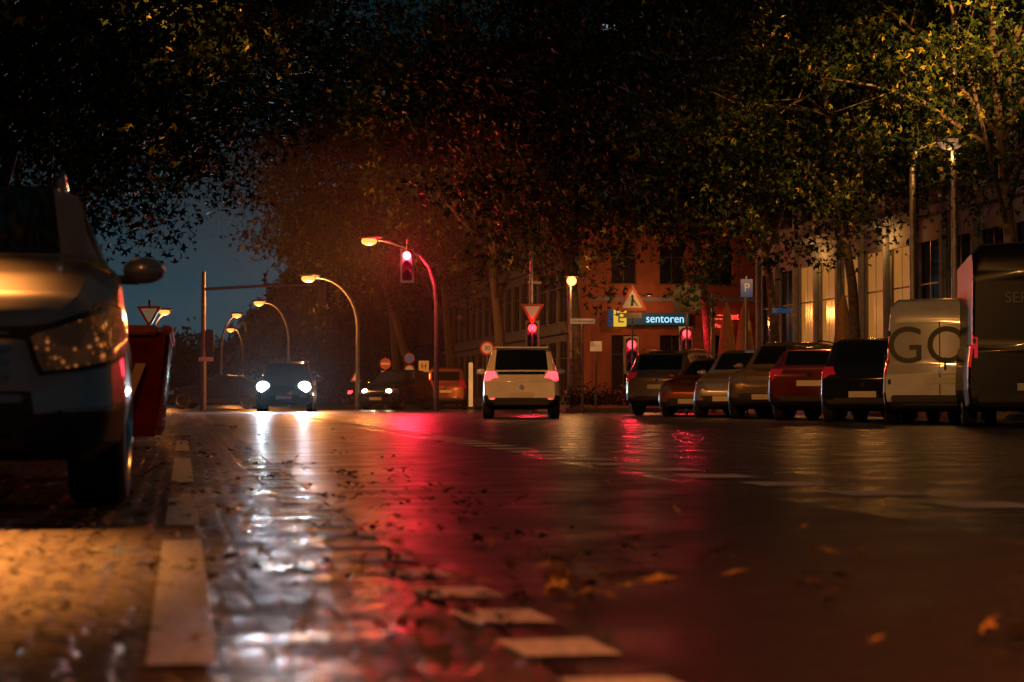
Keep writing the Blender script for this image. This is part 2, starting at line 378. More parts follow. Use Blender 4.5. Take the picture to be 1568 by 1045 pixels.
M_dimtxt=mat('van_lettering',(.14,.14,.15),.5); text('lettering','SERVICE',.24,(2.68,0,1.95),M_dimtxt,bv,rot=(math.pi/2,0,math.pi/2))

on=car('oncoming_car','suv',at(-.1128,66),186,P_black,head_mat=M_head)
for s in(-1,1):
    ball('headlamp',(-2.13,s*.66,.80),(.08,.20,.17),M_head_on,on)
    light('headlamp_beam','SPOT',(-2.35,s*.66,.80),350,(1,.93,.8),.10,on,direction=(-1,0,-.05),cone=40,blend=1)
    light('headlamp_glow','SPOT',(-2.36,s*.66,.80),1500,(.5,.80,1),.10,on,direction=(-1,0,.05),cone=105,blend=1)
car('parked_car','mpv',at(-.033,84),8,P_or)
c2=car('turning_car','hatch',at(-.058,77),212,P_black)
ball('headlamp',(-1.7,.5,.70),(.08,.12,.09),M_headw_on,c2); ball('headlamp',(-1.7,-.5,.70),(.08,.12,.09),M_headw_on,c2)
light('headlamp_beam','SPOT',(-1.95,0,.7),150,(1,.75,.45),.08,c2,direction=(-1,0,-.08),cone=60,blend=1)
car('crossing_car','sedan',at(-.147,84),-75,P_blue)
car('distant_car','sedan',at(-.077,125),0,P_black,tail_mat=M_tail_on)

sk=empty('red_skip_container',(-1.12,18.0,0)); sk.scale=(1,1,.74); M_skip=mat('red_skip_paint',(.26,.016,.01),.35,.1,noise=.35,nscale=5,bump=.2,bscale=12)
M_stripe=mat('hazard_stripe',(.75,.45,.2),.35)
V=[(-.85,-1.5,.15),(.9,-1.5,.15),(.9,1.5,.15),(-.85,1.5,.15),(-.98,-1.85,1.3),(.98,-1.85,1.3),(.98,1.85,1.3),(-.98,1.85,1.3)]
obj('shell',V,[(0,3,2,1),(0,1,5,4),(1,2,6,5),(2,3,7,6),(3,0,4,7)],M_skip,sk)
box('rim_side_a',(-.99,0,1.31),(.1,3.8,.1),M_skip,sk,.02); box('rim_side_b',(.99,0,1.31),(.1,3.8,.1),M_skip,sk,.02)
box('rim_end_a',(0,-1.88,1.31),(1.86,.1,.1),M_skip,sk,.02); box('rim_end_b',(0,1.88,1.31),(1.86,.1,.1),M_skip,sk,.02)
for i in range(6): box('rib',(.955,-1.5+i*.6,.72),(.06,.07,1.1),M_skip,sk,.01,rot=(0,.06,0))
for i in range(4):
    x=.35+i*.16
    prism('stripe',[(x-.25,.35),(x-.17,.35),(x+.0,.95),(x-.08,.95)],-1.80,-1.86,M_stripe,sk)
for x in(-.6,.6): box('skid',(x,0,.075),(.12,3.0,.15),M_skip,sk,.01)

# ---------------- ground ----------------
def wet(name,base,tint,rmin,rmax,bump=.35,fs=90,ps=2.2,setts=0,spec=.5):
    m=bpy.data.materials.new(name); m.use_nodes=True; nt=m.node_tree; b=nt.nodes['Principled BSDF']; L=nt.links
    b.inputs['Specular IOR Level'].default_value=spec
    tc=nt.nodes.new('ShaderNodeTexCoord')
    def noise(sc,det=5,ro=.6):
        n=nt.nodes.new('ShaderNodeTexNoise'); n.inputs['Scale'].default_value=sc; n.inputs['Detail'].default_value=det; n.inputs['Roughness'].default_value=ro
        L.new(tc.outputs['Object'],n.inputs['Vector']); return n
    def ramp(src,a,b_,ca,cb):
        r=nt.nodes.new('ShaderNodeValToRGB'); r.color_ramp.elements[0].position=a; r.color_ramp.elements[1].position=b_
        r.color_ramp.elements[0].color=ca; r.color_ramp.elements[1].color=cb; L.new(src,r.inputs['Fac']); return r
    n1=noise(ps,8,.7); n2=noise(fs,3,.7); n3=noise(16,4)
    c=ramp(n1.outputs['Fac'],.35,.7,(*base,1),(*tint,1))
    mx=nt.nodes.new('ShaderNodeMixRGB'); mx.blend_type='MULTIPLY'; mx.inputs[0].default_value=.8
    g=ramp(n2.outputs['Fac'],.3,.7,(.25,.25,.25,1),(1.7,1.7,1.7,1))
    L.new(c.outputs['Color'],mx.inputs[1]); L.new(g.outputs['Color'],mx.inputs[2]); colout=mx.outputs[0]
    r=ramp(n1.outputs['Fac'],.38,.6,(rmin,)*3+(1,),(rmax,)*3+(1,)); L.new(r.outputs['Color'],b.inputs['Roughness'])
    b1=nt.nodes.new('ShaderNodeBump'); b1.inputs['Strength'].default_value=bump; b1.inputs['Distance'].default_value=.008; L.new(n2.outputs['Fac'],b1.inputs['Height'])
    b2=nt.nodes.new('ShaderNodeBump'); b2.inputs['Strength'].default_value=bump*.8; b2.inputs['Distance'].default_value=.02; L.new(n3.outputs['Fac'],b2.inputs['Height']); L.new(b1.outputs['Normal'],b2.inputs['Normal'])
    nout=b2.outputs['Normal']
    if setts:
        v=nt.nodes.new('ShaderNodeTexVoronoi'); v.feature='DISTANCE_TO_EDGE'; v.inputs['Scale'].default_value=setts; v.inputs['Randomness'].default_value=.55; L.new(tc.outputs['Object'],v.inputs['Vector'])
        j=ramp(v.outputs['Distance'],.02,.16,(0,0,0,1),(1,1,1,1))
        b3=nt.nodes.new('ShaderNodeBump'); b3.inputs['Strength'].default_value=.8; b3.inputs['Distance'].default_value=.014; L.new(j.outputs['Color'],b3.inputs['Height']); L.new(nout,b3.inputs['Normal']); nout=b3.outputs['Normal']
        jm=ramp(v.outputs['Distance'],.01,.10,(.15,.15,.15,1),(1,1,1,1)); m2=nt.nodes.new('ShaderNodeMixRGB'); m2.blend_type='MULTIPLY'; m2.inputs[0].default_value=1
        L.new(colout,m2.inputs[1]); L.new(jm.outputs['Color'],m2.inputs[2]); colout=m2.outputs[0]
    L.new(colout,b.inputs['Base Color']); L.new(nout,b.inputs['Normal'])
    return m
M_ground=mat('ground_soil',(.04,.035,.03),.9,noise=.4)
M_road=wet('wet_asphalt',(.014,.028,.052),(.025,.042,.075),.20,.38,.14,spec=.3)
M_bay=wet('wet_parking_setts',(.05,.034,.025),(.11,.07,.048),.22,.58,.75,70,3.5,setts=13,spec=.4)
M_lane=wet('cycle_lane_asphalt',(.026,.012,.010),(.044,.019,.014),.28,.5,.4,spec=.3)
M_pave=wet('pavement_slabs',(.12,.115,.11),(.17,.16,.15),.4,.6,.4)
M_mark=wet('road_marking_paint',(.74,.72,.68),(.86,.84,.8),.36,.55,.35,spec=.6)
def sheet(name,x0,x1,y0,y1,z,m,nx=1):
    return obj(name,[(x0,y0,z),(x1,y0,z),(x1,y1,z),(x0,y1,z)],[(0,1,2,3)],m)
sheet('ground',-600,600,-200,900,-.012,M_ground)
rv=[(-2.6,-20),(16,-20),(16,66),(120,66),(120,80),(16,80),(16,400),(-2.6,400),(-2.6,80),(-120,80),(-120,66),(-2.6,66)]
obj('road',[(x,y,0) for x,y in rv],[(0,1,2,11),(11,2,5,8),(2,3,4,5),(10,11,8,9),(8,5,6,7)],M_road)
sheet('parking_bay_paving',-2.6,.56,-6,62,.004,M_bay)
sheet('cycle_lane',.57,2.45,-6,62,.004,M_lane)
def slab(name,x0,x1,y0,y1,h=.13):
    e=empty(name); box('paving',((x0+x1)/2,(y0+y1)/2,h/2),(x1-x0-.24,y1-y0-.24,h),M_pave,e)
    for n_,c,s in(('kerb_w',(x0+.06,(y0+y1)/2,h/2+.002),(.12,y1-y0-.25,h+.004)),('kerb_e',(x1-.06,(y0+y1)/2,h/2+.002),(.12,y1-y0-.25,h+.004)),('kerb_s',((x0+x1)/2,y0+.06,h/2+.002),(x1-x0,.12,h+.004)),('kerb_n',((x0+x1)/2,y1-.06,h/2+.002),(x1-x0,.12,h+.004))):
        box(n_,c,s,M_pave,e,.012)
slab('pavement',-8,-2.62,-10,64); slab('pavement',16,19.45,-10,65); slab('pavement',-20,-2.62,82,300); slab('pavement',15.9,16.9,82,300); slab('traffic_island',11.6,15.9,60,65)
mv=[];mf=[]
def quad(pts,z=.008):
    b=len(mv); mv.extend([(x,y,z) for x,y in pts]); mf.append((b,b+1,b+2,b+3))
for (y0,y1) in((3.15,5.9),(6.6,8.4),(10,14),(16,20)): quad([(-.055,y0),(.055,y0),(.055,y1),(-.055,y1)])
y=2.2
while y<30:
    x=np.interp(y,[2,3,4,5,7,30],[.66,.62,.585,.50,.47,.47]); quad([(x-.07,y),(x+.09,y),(x+.075,y+.22),(x-.085,y+.22)]); y+=.48
y=5.2
while y<60:
    x=np.interp(y,[5,7.2,10,13,17,60],[3.3,3.12,2.85,2.74,2.72,2.76]); quad([(x-.18,y),(x+.18,y),(x+.16,y+.44),(x-.20,y+.44)],.0045); y+=1.0
for y in np.arange(20,60,3.2): quad([(-2.2,y),(-.1,y),(-.1,y+.1),(-2.2,y+.1)])
quad([(3,61.5),(10,61.5),(10,61.95),(3,61.95)],.0045)
obj('road_markings',mv,mf,M_mark)

# ---------------- leaves / trees ----------------
def leafmat(name,stops,spec=.15):
    m=bpy.data.materials.new(name); m.use_nodes=True; nt=m.node_tree; b=nt.nodes['Principled BSDF']; L=nt.links
    g=nt.nodes.new('ShaderNodeNewGeometry'); r=nt.nodes.new('ShaderNodeValToRGB')
    while len(r.color_ramp.elements)<len(stops): r.color_ramp.elements.new(.5)
    for e,(p,c) in zip(r.color_ramp.elements,stops): e.position=p; e.color=(*c,1)
    L.new(g.outputs['Random Per Island'],r.inputs['Fac']); L.new(r.outputs['Color'],b.inputs['Base Color'])
    b.inputs['Roughness'].default_value=.55; b.inputs['Specular IOR Level'].default_value=spec
    return m
M_leaf=leafmat('plane_leaves',[(0,(.009,.022,.009)),(.6,(.018,.034,.012)),(.87,(.06,.075,.015)),(1,(.26,.22,.04))],.05)
M_far=leafmat('distant_leaves',[(0,(.010,.018,.010)),(1,(.022,.030,.014))],.05)
M_fall=leafmat('fallen_leaf',[(0,(.02,.012,.006)),(.7,(.05,.025,.01)),(.85,(.22,.12,.03)),(1,(.55,.33,.06))],.3)
M_bark=mat('bark',(.11,.085,.06),.8,noise=.5,nscale=10,bump=.8,bscale=14)
def leaf_geo(C,size,flat=False):
    N=len(C)
    base=np.array([(0,0,0),(.28,.25,.04),(0,1,-.1),(-.28,.25,.04), (.30,.02,.05),(.85,.42,-.08),(.22,.32,.05), (-.22,.32,.05),(-.85,.42,-.08),(-.30,.02,.05)])
    quads=np.array([(0,1,2,3),(0,4,5,6),(0,7,8,9)])
    if flat:
        a=rng.uniform(0,2*np.pi,N); tx=rng.normal(0,.3,N); ty=rng.normal(0,.3,N)
        X=np.stack([np.cos(a),np.sin(a),tx],1); Y=np.stack([-np.sin(a),np.cos(a),ty],1)
    else:
        X=rng.normal(size=(N,3)); Y=rng.normal(size=(N,3)); Y[:,2]-=.6
    X/=np.linalg.norm(X,axis=1)[:,None]; Y-=X*(X*Y).sum(1)[:,None]; Y/=np.linalg.norm(Y,axis=1)[:,None]; Z=np.cross(X,Y)
    V=C[:,None,:]+size[:,None,None]*(base[None,:,0:1]*X[:,None,:]+base[None,:,1:2]*Y[:,None,:]+base[None,:,2:3]*Z[:,None,:])
    F=(quads[None]+ (np.arange(N)*10)[:,None,None]).reshape(-1,4)
    return V.reshape(-1,3),F
def fast_mesh(name,V,F,m):
    me=bpy.data.meshes.new(name); me.vertices.add(len(V)); me.vertices.foreach_set('co',V.astype(np.float32).ravel())
    me.loops.add(F.size); me.loops.foreach_set('vertex_index',F.astype(np.int32).ravel())
    me.polygons.add(len(F)); me.polygons.foreach_set('loop_start',np.arange(0,F.size,4,dtype=np.int32))
    me.update(calc_edges=True); me.materials.append(m); return me
def crown_mesh(name,R,H,nc,per,leaf,clr,m):
    d=rng.normal(size=(nc,3)); d/=np.linalg.norm(d,axis=1)[:,None]; r=rng.uniform(.25,1,nc)**.5
    lump=1+.22*np.sin(3*np.arctan2(d[:,1],d[:,0])+1)+.15*np.sin(5*d[:,2]+2)
    C=d*(r*lump)[:,None]*np.array([R,R,H/2])
    P=np.repeat(C,per,0)+rng.normal(size=(nc*per,3))*np.array([clr,clr,clr*.6])
    V,F=leaf_geo(P,leaf*rng.uniform(.5,1.2,len(P)))
    return fast_mesh(name,V,F,m)
CR=[crown_mesh('crown_a',4.6,9,400,62,.115,.34,M_leaf),crown_mesh('crown_b',4.8,9,390,64,.12,.34,M_leaf),crown_mesh('crown_c',5.0,10,320,52,.18,.43,M_leaf)]
def tree(name,loc,cr,zc,R,H,tr=.17,rz=0,lean=(0,0),sc=(1,1,1),fork=3.2):
    e=empty(name,loc)
    V=[];F=[]
    def add(p,r,s=8):
        v,f=tube_data(p,r,s,len(V)); V.extend(v); F.extend(f)
    lx,ly=lean
    add([(0,0,0),(.02,0,.25),(-.03,.02,1.5),(.05+lx*.2,ly*.2,fork),(lx*.6,ly*.6,(fork+zc)/2),(lx,ly,zc),(lx+.2,ly,zc+H*.35)],[tr*1.35,tr*1.08,tr,tr*.88,tr*.6,tr*.42,tr*.1],10)
    rr=random.Random(int(abs(loc[1]*31)))
    for i in range(9):
        t=rr.uniform(.1,.85); s=Vector((lx*(.2+.8*t),ly*(.2+.8*t),fork+(zc-fork)*t)); a=i*2.4+rr.uniform(-.3,.3)
        en=Vector((lx+math.cos(a)*R*.75,ly+math.sin(a)*R*.75,zc+rr.uniform(-.2,.35)*H))
        mid=s.lerp(en,.45)+Vector((0,0,.4)); q=s.lerp(en,.75)+Vector((rr.uniform(-.3,.3),rr.uniform(-.3,.3),.25))
        add([s,mid,q,en],[tr*.4,tr*.28,tr*.18,.015],6)
        for k in range(3):
            e2=q+Vector((rr.uniform(-1.3,1.3),rr.uniform(-1.3,1.3),rr.uniform(-.6,1.2))); add([mid.lerp(q,.3+.3*k),e2],[tr*.13,.008],5)
    obj('trunk',V,F,M_bark,e,smooth=True)
    c=bpy.data.objects.new('crown',CR[cr]); COL.objects.link(c); c.parent=e; c.location=(lx,ly,zc); c.rotation_euler=(0,0,rz); c.scale=sc
    return e
tree('plane_tree',(-4.2,20,0),0,7.4,4.6,9,rz=.3,lean=(1.6,0))
tree('plane_tree',(-4.2,29,0),0,7.9,4.6,9,rz=1.9,lean=(1.2,0))
tree('plane_tree',(-4.2,39,0),1,8.3,4.8,9,rz=2.7,lean=(1.9,0),sc=(1.1,1.1,1.05))
tree('plane_tree',(-4.2,50,0),1,9.0,4.8,9,rz=4.1,lean=(2.2,0),sc=(1.15,1.15,1.1))
tree('plane_tree',(-4.2,61,0),2,11.0,5,10,rz=5.1,lean=(2.4,0),sc=(1.25,1.15,1.1))
tree('plane_tree',(16.8,38.5,0),1,8.6,4.8,9,rz=.9,tr=.15,lean=(-.5,0))
tree('plane_tree',(16.4,47.0,0),1,8.2,4.8,9,rz=2.2,tr=.14,lean=(-1.2,-1))
tree('plane_tree',(16.2,53,0),2,8.9,5,10,rz=3.3,tr=.14,lean=(-1,0))
tree('plane_tree',(16.2,60,0),2,9.2,5,10,rz=4.4,tr=.17,lean=(-1,0))
tree('plane_tree',(12.7,64,0),2,9.4,5,10,rz=5.4,tr=.22,lean=(-.5,0),sc=(1.05,1.05,1.05))
tree('plane_tree',(13.5,84,0),2,12,5,10,rz=1.4,tr=.25,lean=(-1,0),sc=(1.25,1.25,1.35))
tree('plane_tree',(13.2,98,0),2,13,5,10,rz=2.4,tr=.25,lean=(-1,0),sc=(1.3,1.3,1.4))
tree('plane_tree',(12.6,118,0),2,14,5,10,rz=.4,tr=.25,lean=(-1,0),sc=(1.4,1.4,1.6))
tree('plane_tree',(12.4,108,0),2,13,5,10,rz=3.4,tr=.25,lean=(-3,0),sc=(1.4,1.4,1.6))
def mass(name,boxes,leaf):
    Ps=[]
    for (x0,x1,y0,y1,z1,n_,taper) in boxes:
        k=n_//30
        c=np.stack([rng.uniform(x0,x1,k),rng.uniform(y0,y1,k),rng.uniform(.03,1,k)**.8],1)
        hh=z1*(.8+.12*np.sin(c[:,0]*.9+y0)+.08*np.sin(c[:,0]*2.3+c[:,1]))
        if taper: hh*=np.clip(.25+.75*((c[:,0]-x0)/taper),.25,1)
        c[:,2]*=hh
        Ps.append(np.repeat(c,30,0)+rng.normal(size=(k*30,3))*.7)
    P=np.concatenate(Ps); V,F=leaf_geo(P,leaf*rng.uniform(.6,1.3,len(P)))
    o=bpy.data.objects.new(name,fast_mesh(name,V,F,M_far)); COL.objects.link(o)
mass('distant_trees',[(4.5,16,142,165,17,28000,5.5),(-60,-9,100,135,5.5,14000,0),(-14,6.5,190,215,7,9000,0)],.5)
def shrub(loc,r,n_,ms):
    c=rng.normal(size=(n_,3))*np.array([r,r,r*.5])*.5; c[:,2]=np.abs(c[:,2])+.12
    V,F=leaf_geo(c,.07*rng.uniform(.6,1.3,n_)); o=bpy.data.objects.new('shrub',fast_mesh('shrub',V,F,ms)); COL.objects.link(o); o.location=loc
shrub((12.6,61.2,.13),.9,1400,M_leaf); shrub((13.6,61.6,.13),.8,1200,M_fall); shrub((15.6,61,.13),1.0,1500,M_leaf)
cl=[];
for i in range(300):
    y=3.2+rng.exponential(6); x=rng.uniform(-2.3,.55) if rng.random()<.85 else rng.uniform(.5,1.6); k=rng.integers(2,12)
    cl.append(np.stack([x+rng.normal(0,.045,k),y+rng.normal(0,.06,k),rng.uniform(.012,.05,k)],1))
cl.append(np.stack([rng.uniform(-2.4,14,300),rng.uniform(10,60,300),np.full(300,.02)],1))
cl.append(np.stack([rng.normal(.60,.18,22),rng.normal(3.9,.3,22),rng.uniform(.012,.04,22)],1))
cl=np.concatenate(cl); V,F=leaf_geo(cl,rng.uniform(.018,.04,len(cl)),True)
o=bpy.data.objects.new('fallen_leaves',fast_mesh('fallen_leaves',V,F,M_fall)); COL.objects.link(o)
M_yl=leafmat('yellow_fallen_leaf',[(0,(.5,.3,.05)),(1,(.85,.56,.09))],.4)
yc=np.concatenate([np.stack([rng.normal(.80,.14,26),rng.normal(4.15,.22,26),rng.uniform(.02,.07,26)],1),np.stack([rng.uniform(.1,2.2,16),rng.uniform(3,9,16),rng.uniform(.02,.04,16)],1),np.array([[1.60,4.95,.035],[1.64,4.93,.03],[1.62,4.9,.05],[.33,3.8,.03],[.36,3.78,.04]])])
V,F=leaf_geo(yc,rng.uniform(.03,.05,len(yc)),True); o=bpy.data.objects.new('yellow_fallen_leaves',fast_mesh('yellow_fallen_leaves',V,F,M_yl)); COL.objects.link(o)

# ---------------- buildings ----------------
M_render_red=mat('red_render',(.27,.085,.038),.8,noise=.25,nscale=2,bump=.1); M_grey=mat('grey_cladding',(.16,.18,.2),.6,noise=.1)
M_pale=mat('pale_stone',(.17,.22,.27),.75,noise=.2,nscale=3,bump=.15,bscale=20); M_win=mat('window_glass',(.01,.013,.016),.06,spec=.6); M_frame=mat('window_frame',(.06,.06,.06),.4)
M_wlit=mat('warm_window',(.05,.04,.03),.1,emit=(1,.36,.06),es=.3); M_wlit2=mat('cool_window',(.05,.06,.07),.1,emit=(.55,.8,1),es=.4)
def facade(parent,w,h,xs,zs,m,org,rz,recess=.18,lit=None,name='facade',fr=True):
    gx=sorted(set([0,w]+[v for p in xs for v in p])); gz=sorted(set([0,h]+[v for p in zs for v in p])); V=[];F=[];MI=[]
    def q(p,mi): b=len(V); V.extend(p); F.append((b,b+1,b+2,b+3)); MI.append(mi)
    for i in range(len(gx)-1):
        for j in range(len(gz)-1):
            x0,x1,z0,z1=gx[i],gx[i+1],gz[j],gz[j+1]
            isw=any(a<=x0 and x1<=b for a,b in xs) and any(a<=z0 and z1<=b for a,b in zs)
            if not isw: q([(x0,0,z0),(x1,0,z0),(x1,0,z1),(x0,0,z1)],0)
            else:
                r=recess; ml=3 if (lit and lit(x0,z0)) else 1
                q([(x0,r,z0),(x1,r,z0),(x1,r,z1),(x0,r,z1)],ml)
                q([(x0,0,z0),(x1,0,z0),(x1,r,z0),(x0,r,z0)],0); q([(x0,r,z1),(x1,r,z1),(x1,0,z1),(x0,0,z1)],0)
                q([(x0,0,z0),(x0,r,z0),(x0,r,z1),(x0,0,z1)],0); q([(x1,r,z0),(x1,0,z0),(x1,0,z1),(x1,r,z1)],0)
                if fr:
                    t=.05; yy=r-.04; xm=(x0+x1)/2; zm=z0+(z1-z0)*.68
                    q([(xm-t/2,yy,z0),(xm+t/2,yy,z0),(xm+t/2,yy,z1),(xm-t/2,yy,z1)],2); q([(x0,yy-.004,zm),(x1,yy-.004,zm),(x1,yy-.004,zm+t),(x0,yy-.004,zm+t)],2)
                    for a,b in((x0,x0+t),(x1-t,x1)): q([(a,yy-.008,z0),(b,yy-.008,z0),(b,yy-.008,z1),(a,yy-.008,z1)],2)
                    q([(x0-.05,-.06,z0-.06),(x1+.05,-.06,z0-.06),(x1+.05,-.06,z0-.005),(x0-.05,-.06,z0-.005)],2)
                    q([(x0-.05,-.06,z0-.005),(x1+.05,-.06,z0-.005),(x1+.05,-.001,z0-.005),(x0-.05,-.001,z0-.005)],2)
    for x in(0,w): q([(x,0,0),(x,.4,0),(x,.4,h),(x,0,h)],0)
    q([(0,0,h),(w,0,h),(w,.4,h),(0,.4,h)],0)
    o=obj(name,V,F,[m,M_win,M_frame,lit and M_wlit or M_win],parent,midx=MI,loc=org,rot=(0,0,rz)); return o
def grid(start,n_,step,w): return [(start+i*step,start+i*step+w) for i in range(n_)]
e=empty('red_corner_building')
facade(e,13,13.5,grid(.9,6,2.1,1.1),[(.5,3.1),(5.3,6.9),(8.3,9.9),(11.2,12.6)],M_render_red,(16.9,82,0),0,lit=None)
box('mass',(23.4,83.4,6.7),(12.98,2,13.4),M_render_red,e); box('cornice',(23.4,81.9,13.6),(13.3,.5,.25),M_pale,e); box('string_course',(23.4,81.93,4.62),(13.02,.14,.16),M_pale,e)
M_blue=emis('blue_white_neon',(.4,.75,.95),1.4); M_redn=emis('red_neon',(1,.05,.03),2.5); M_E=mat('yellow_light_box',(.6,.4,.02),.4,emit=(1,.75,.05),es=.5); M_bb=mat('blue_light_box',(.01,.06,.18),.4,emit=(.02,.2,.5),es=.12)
box('fascia',(19.75,81.82,3.78),(2.7,.2,.5),mat('teal_fascia',(.01,.05,.08),.4,emit=(.03,.25,.3),es=.08),e,.02)
text('neon_text','sentoren',.5,(20.05,81.68,3.78),M_blue,e,sx=.92)
box('logo_box',(18.1,81.75,3.8),(.55,.25,.7),M_E,e,.03); box('logo_box_blue',(17.72,81.75,3.8),(.2,.24,.7),M_bb,e,.02); text('logo_letter','E',.6,(18.12,81.6,3.8),M_bb,e)
text('neon_text_red','Restaurant',.42,(22.6,81.68,3.9),M_redn,e,sx=.72); text('neon_text_red_small','Pizza Bar',.22,(22.6,81.68,3.5),M_redn,e)
e=empty('grey_office_building')
facade(e,44,15,grid(.8,17,2.55,1.9),[(.6,3.0),(3.9,6.2),(7.1,9.4),(10.3,12.6)],M_grey,(16.95,128.5,0),-math.pi/2,recess=.12)
box('mass',(23.5,106.6,7.5),(12,43.8,14.98),M_grey,e)
for z in(3.4,6.65,9.85,13.2): box('ledge',(16.8,106.5,z),(.3,44,.14),M_pale,e)
e=empty('pale_stone_building')
facade(e,30,14,grid(.4,14,2.1,1.5),[(1.0,4.6),(6.0,8.6),(10,12.6)],M_pale,(19.5,66,0),-math.pi/2,recess=.07,lit=lambda x,z: z<4 and (3.0<x<14))
box('mass',(25.4,51,7),(11,29.8,13.98),M_pale,e)
for i in range(15): box('pilaster',(19.44,66-.12-i*2.1,4.5),(.12,.24,9),M_pale,e,.02)
box('cornice',(19.3,51,9.25),(.5,30,.3),M_pale,e,.03); box('cornice_low',(19.36,51,5.35),(.32,30,.25),M_pale,e,.03)
e=empty('apartment_tower'); facade(e,14,36,grid(.8,5,2.7,1.3),grid(2,12,2.9,1.7),M_grey,(24,130.5,0),0,lit=None); box('mass',(31,135.9,18),(13.9,10,35.9),M_grey,e)
box('lit_window',(28.3,130.62,24.9),(1.1,.02,1.5),M_wlit2,e)
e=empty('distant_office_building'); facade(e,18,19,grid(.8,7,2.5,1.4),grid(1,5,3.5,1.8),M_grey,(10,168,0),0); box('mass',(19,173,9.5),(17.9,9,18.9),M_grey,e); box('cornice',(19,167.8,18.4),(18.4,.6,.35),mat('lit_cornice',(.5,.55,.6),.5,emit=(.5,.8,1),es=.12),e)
e=empty('brick_house'); M_brick=mat('dark_brick',(.16,.09,.06),.85,noise=.3,nscale=30)
facade(e,60,13,grid(1,24,2.45,1.2),[(1,2.8),(4.4,6.1),(7.6,9.3),(10.6,12)],M_brick,(-8.2,3,0),math.pi/2,recess=.2); box('mass',(-13.5,33,6.5),(10,59.8,12.9),M_brick,e)
# ---------------- street furniture ----------------
def face_empty(name,loc): return empty(name,loc,-TH)
SOD=(1,.31,.055)
def street_lamp(name,base,pts,power,headdir=-1,col=SOD,lm=None,kind='POINT',cone=172,direction=(0,0,-1),blend=.25):
    e=face_empty(name,base); n_=len(pts)
    tube('pole',pts,[.085-.045*i/(n_-1) for i in range(n_)],M_pole,e,10)
    x,y,z=pts[-1]
    ball('housing',(x+headdir*.25,y,z+.09),(.42,.17,.07),M_pole,e)
    ball('lens',(x+headdir*.3,y,z-.04),(.27,.15,.15),lm or M_sod,e)
    light('lamp',kind,(x+headdir*.3,y,z-.33),power,col,.12,e,direction=direction,cone=cone,blend=blend)
    box('door',(0,-.085,1),(.08,.02,.35),M_pole,e)
    return e
def arc(h,reach,rise,n_=8,ys=0):
    p=[(0,0,0),(0,0,h*.35),(0,0,h*.62)]
    for i in range(1,n_+1):
        t=i/n_*math.pi/2; p.append((reach*(1-math.cos(t)), ys, h*.62+(h*.38)*math.sin(t)))
    return p
mast=street_lamp('fill_street_lamp',at(-.038,68),[(0,0,0),(0,0,2),(0,0,3.6),(-.06,0,4.3),(-.25,0,4.9),(-.6,0,5.35),(-1.1,0,5.62),(-1.7,0,5.8),(-2.0,0,5.85)],420)
street_lamp('fill_street_lamp',at(-.0774,76),arc(5.05,-1.6,0),2600)
street_lamp('fill_street_lamp',at(-.112,105),arc(5.5,-1.3,0),700)
street_lamp('fill_street_lamp',at(-.146,118),arc(5.4,1.0,0),200,headdir=-.3)
street_lamp('fill_street_lamp',at(-.135,140),arc(5.3,-.6,0),200)
street_lamp('fill_street_lamp',at(-.182,95),arc(4.6,1.0,0),300,headdir=-1)
TALL=[(0,0,0),(0,0,4),(0,0,7.2),(.3,0,7.7),(.6,0,7.9)]
l1=street_lamp('fill_street_lamp',(-3.1,14.6,.13),TALL,23000,headdir=1,kind='SPOT',cone=19,direction=(.17,-.80,-.72),blend=1)
light('lamp_upper','POINT',(.9,0,7.35),50,SOD,.12,l1)
GOLD=(1,.42,.09)
l0=street_lamp('fill_street_lamp',(-3.2,-5,.13),TALL,1700,headdir=1,kind='SPOT',cone=80,direction=(-.05,1,.1),blend=.9)
# added unseen spots: reddish one brightens the lane dashes, gold one warms the crowns
light('fill_down','SPOT',(.9,0,7.4),5200,(1,.25,.06),.12,l0,direction=(3.0,8.4,-7.4),cone=26,blend=1)
light('fill_crown','SPOT',(.9,0,7.5),9500,GOLD,.12,l0,direction=(.16,1,-.10),cone=22,blend=1)
street_lamp('fill_street_lamp',(-3.2,33.5,.13),[(0,0,0),(0,0,4),(0,0,7.6),(.3,0,8.1),(.6,0,8.3)],3900,headdir=1,kind='SPOT',cone=70,direction=(.9,.75,-.6),blend=.9)  # added unseen lamp, brightens the white hatchback
RT=[(0,0,0),(0,0,4),(0,0,7.8),(-.4,0,8.2),(-1.0,0,8.4)]
r1=street_lamp('fill_street_lamp',(16.3,22,.13),RT,60000,kind='SPOT',cone=15,direction=(-.19,1,-.08),blend=1,col=GOLD)  # unseen lamp, beam narrowed to pick out gold leaf clusters
light('fill_beam_b','SPOT',(-1.3,0,8.05),32000,GOLD,.12,r1,direction=(-.03,1,-.045),cone=13,blend=1)  # second added narrow beam for another leaf cluster
light('fill_down','SPOT',(-1.3,0,8.0),2000,SOD,.12,r1,direction=(-.75,-.6,-.5),cone=70,blend=1)  # added spot that makes the dashed markings show
street_lamp('fill_street_lamp',(16.2,40.2,.13),[(0,0,0),(0,0,4),(0,0,8.8),(-.6,0,9.4),(-3.6,0,9.6)],1000,kind='SPOT',cone=66,direction=(.05,-.1,-1),blend=.8)  # added unseen lamp above the row, puts glints on the parked cars
street_lamp('fill_street_lamp',(15.3,40.3,0),[(0,0,0),(0,0,3),(0,0,5.4),(.1,0,5.75),(.5,0,5.9)],30,headdir=1,col=GOLD,lm=emis('dim_lamp_lens',(1,.5,.25),.35))
e=face_empty('globe_street_lamp',at(.0295,63)); tube('pole',[(0,0,0),(0,0,2),(0,0,3.8),(0,0,4.4)],[.07,.05,.04,.04],M_pole,e); tube('arm',[(0,0,4.3),(.03,0,4.5),(0.03,0,4.35)],.02,M_pole,e)
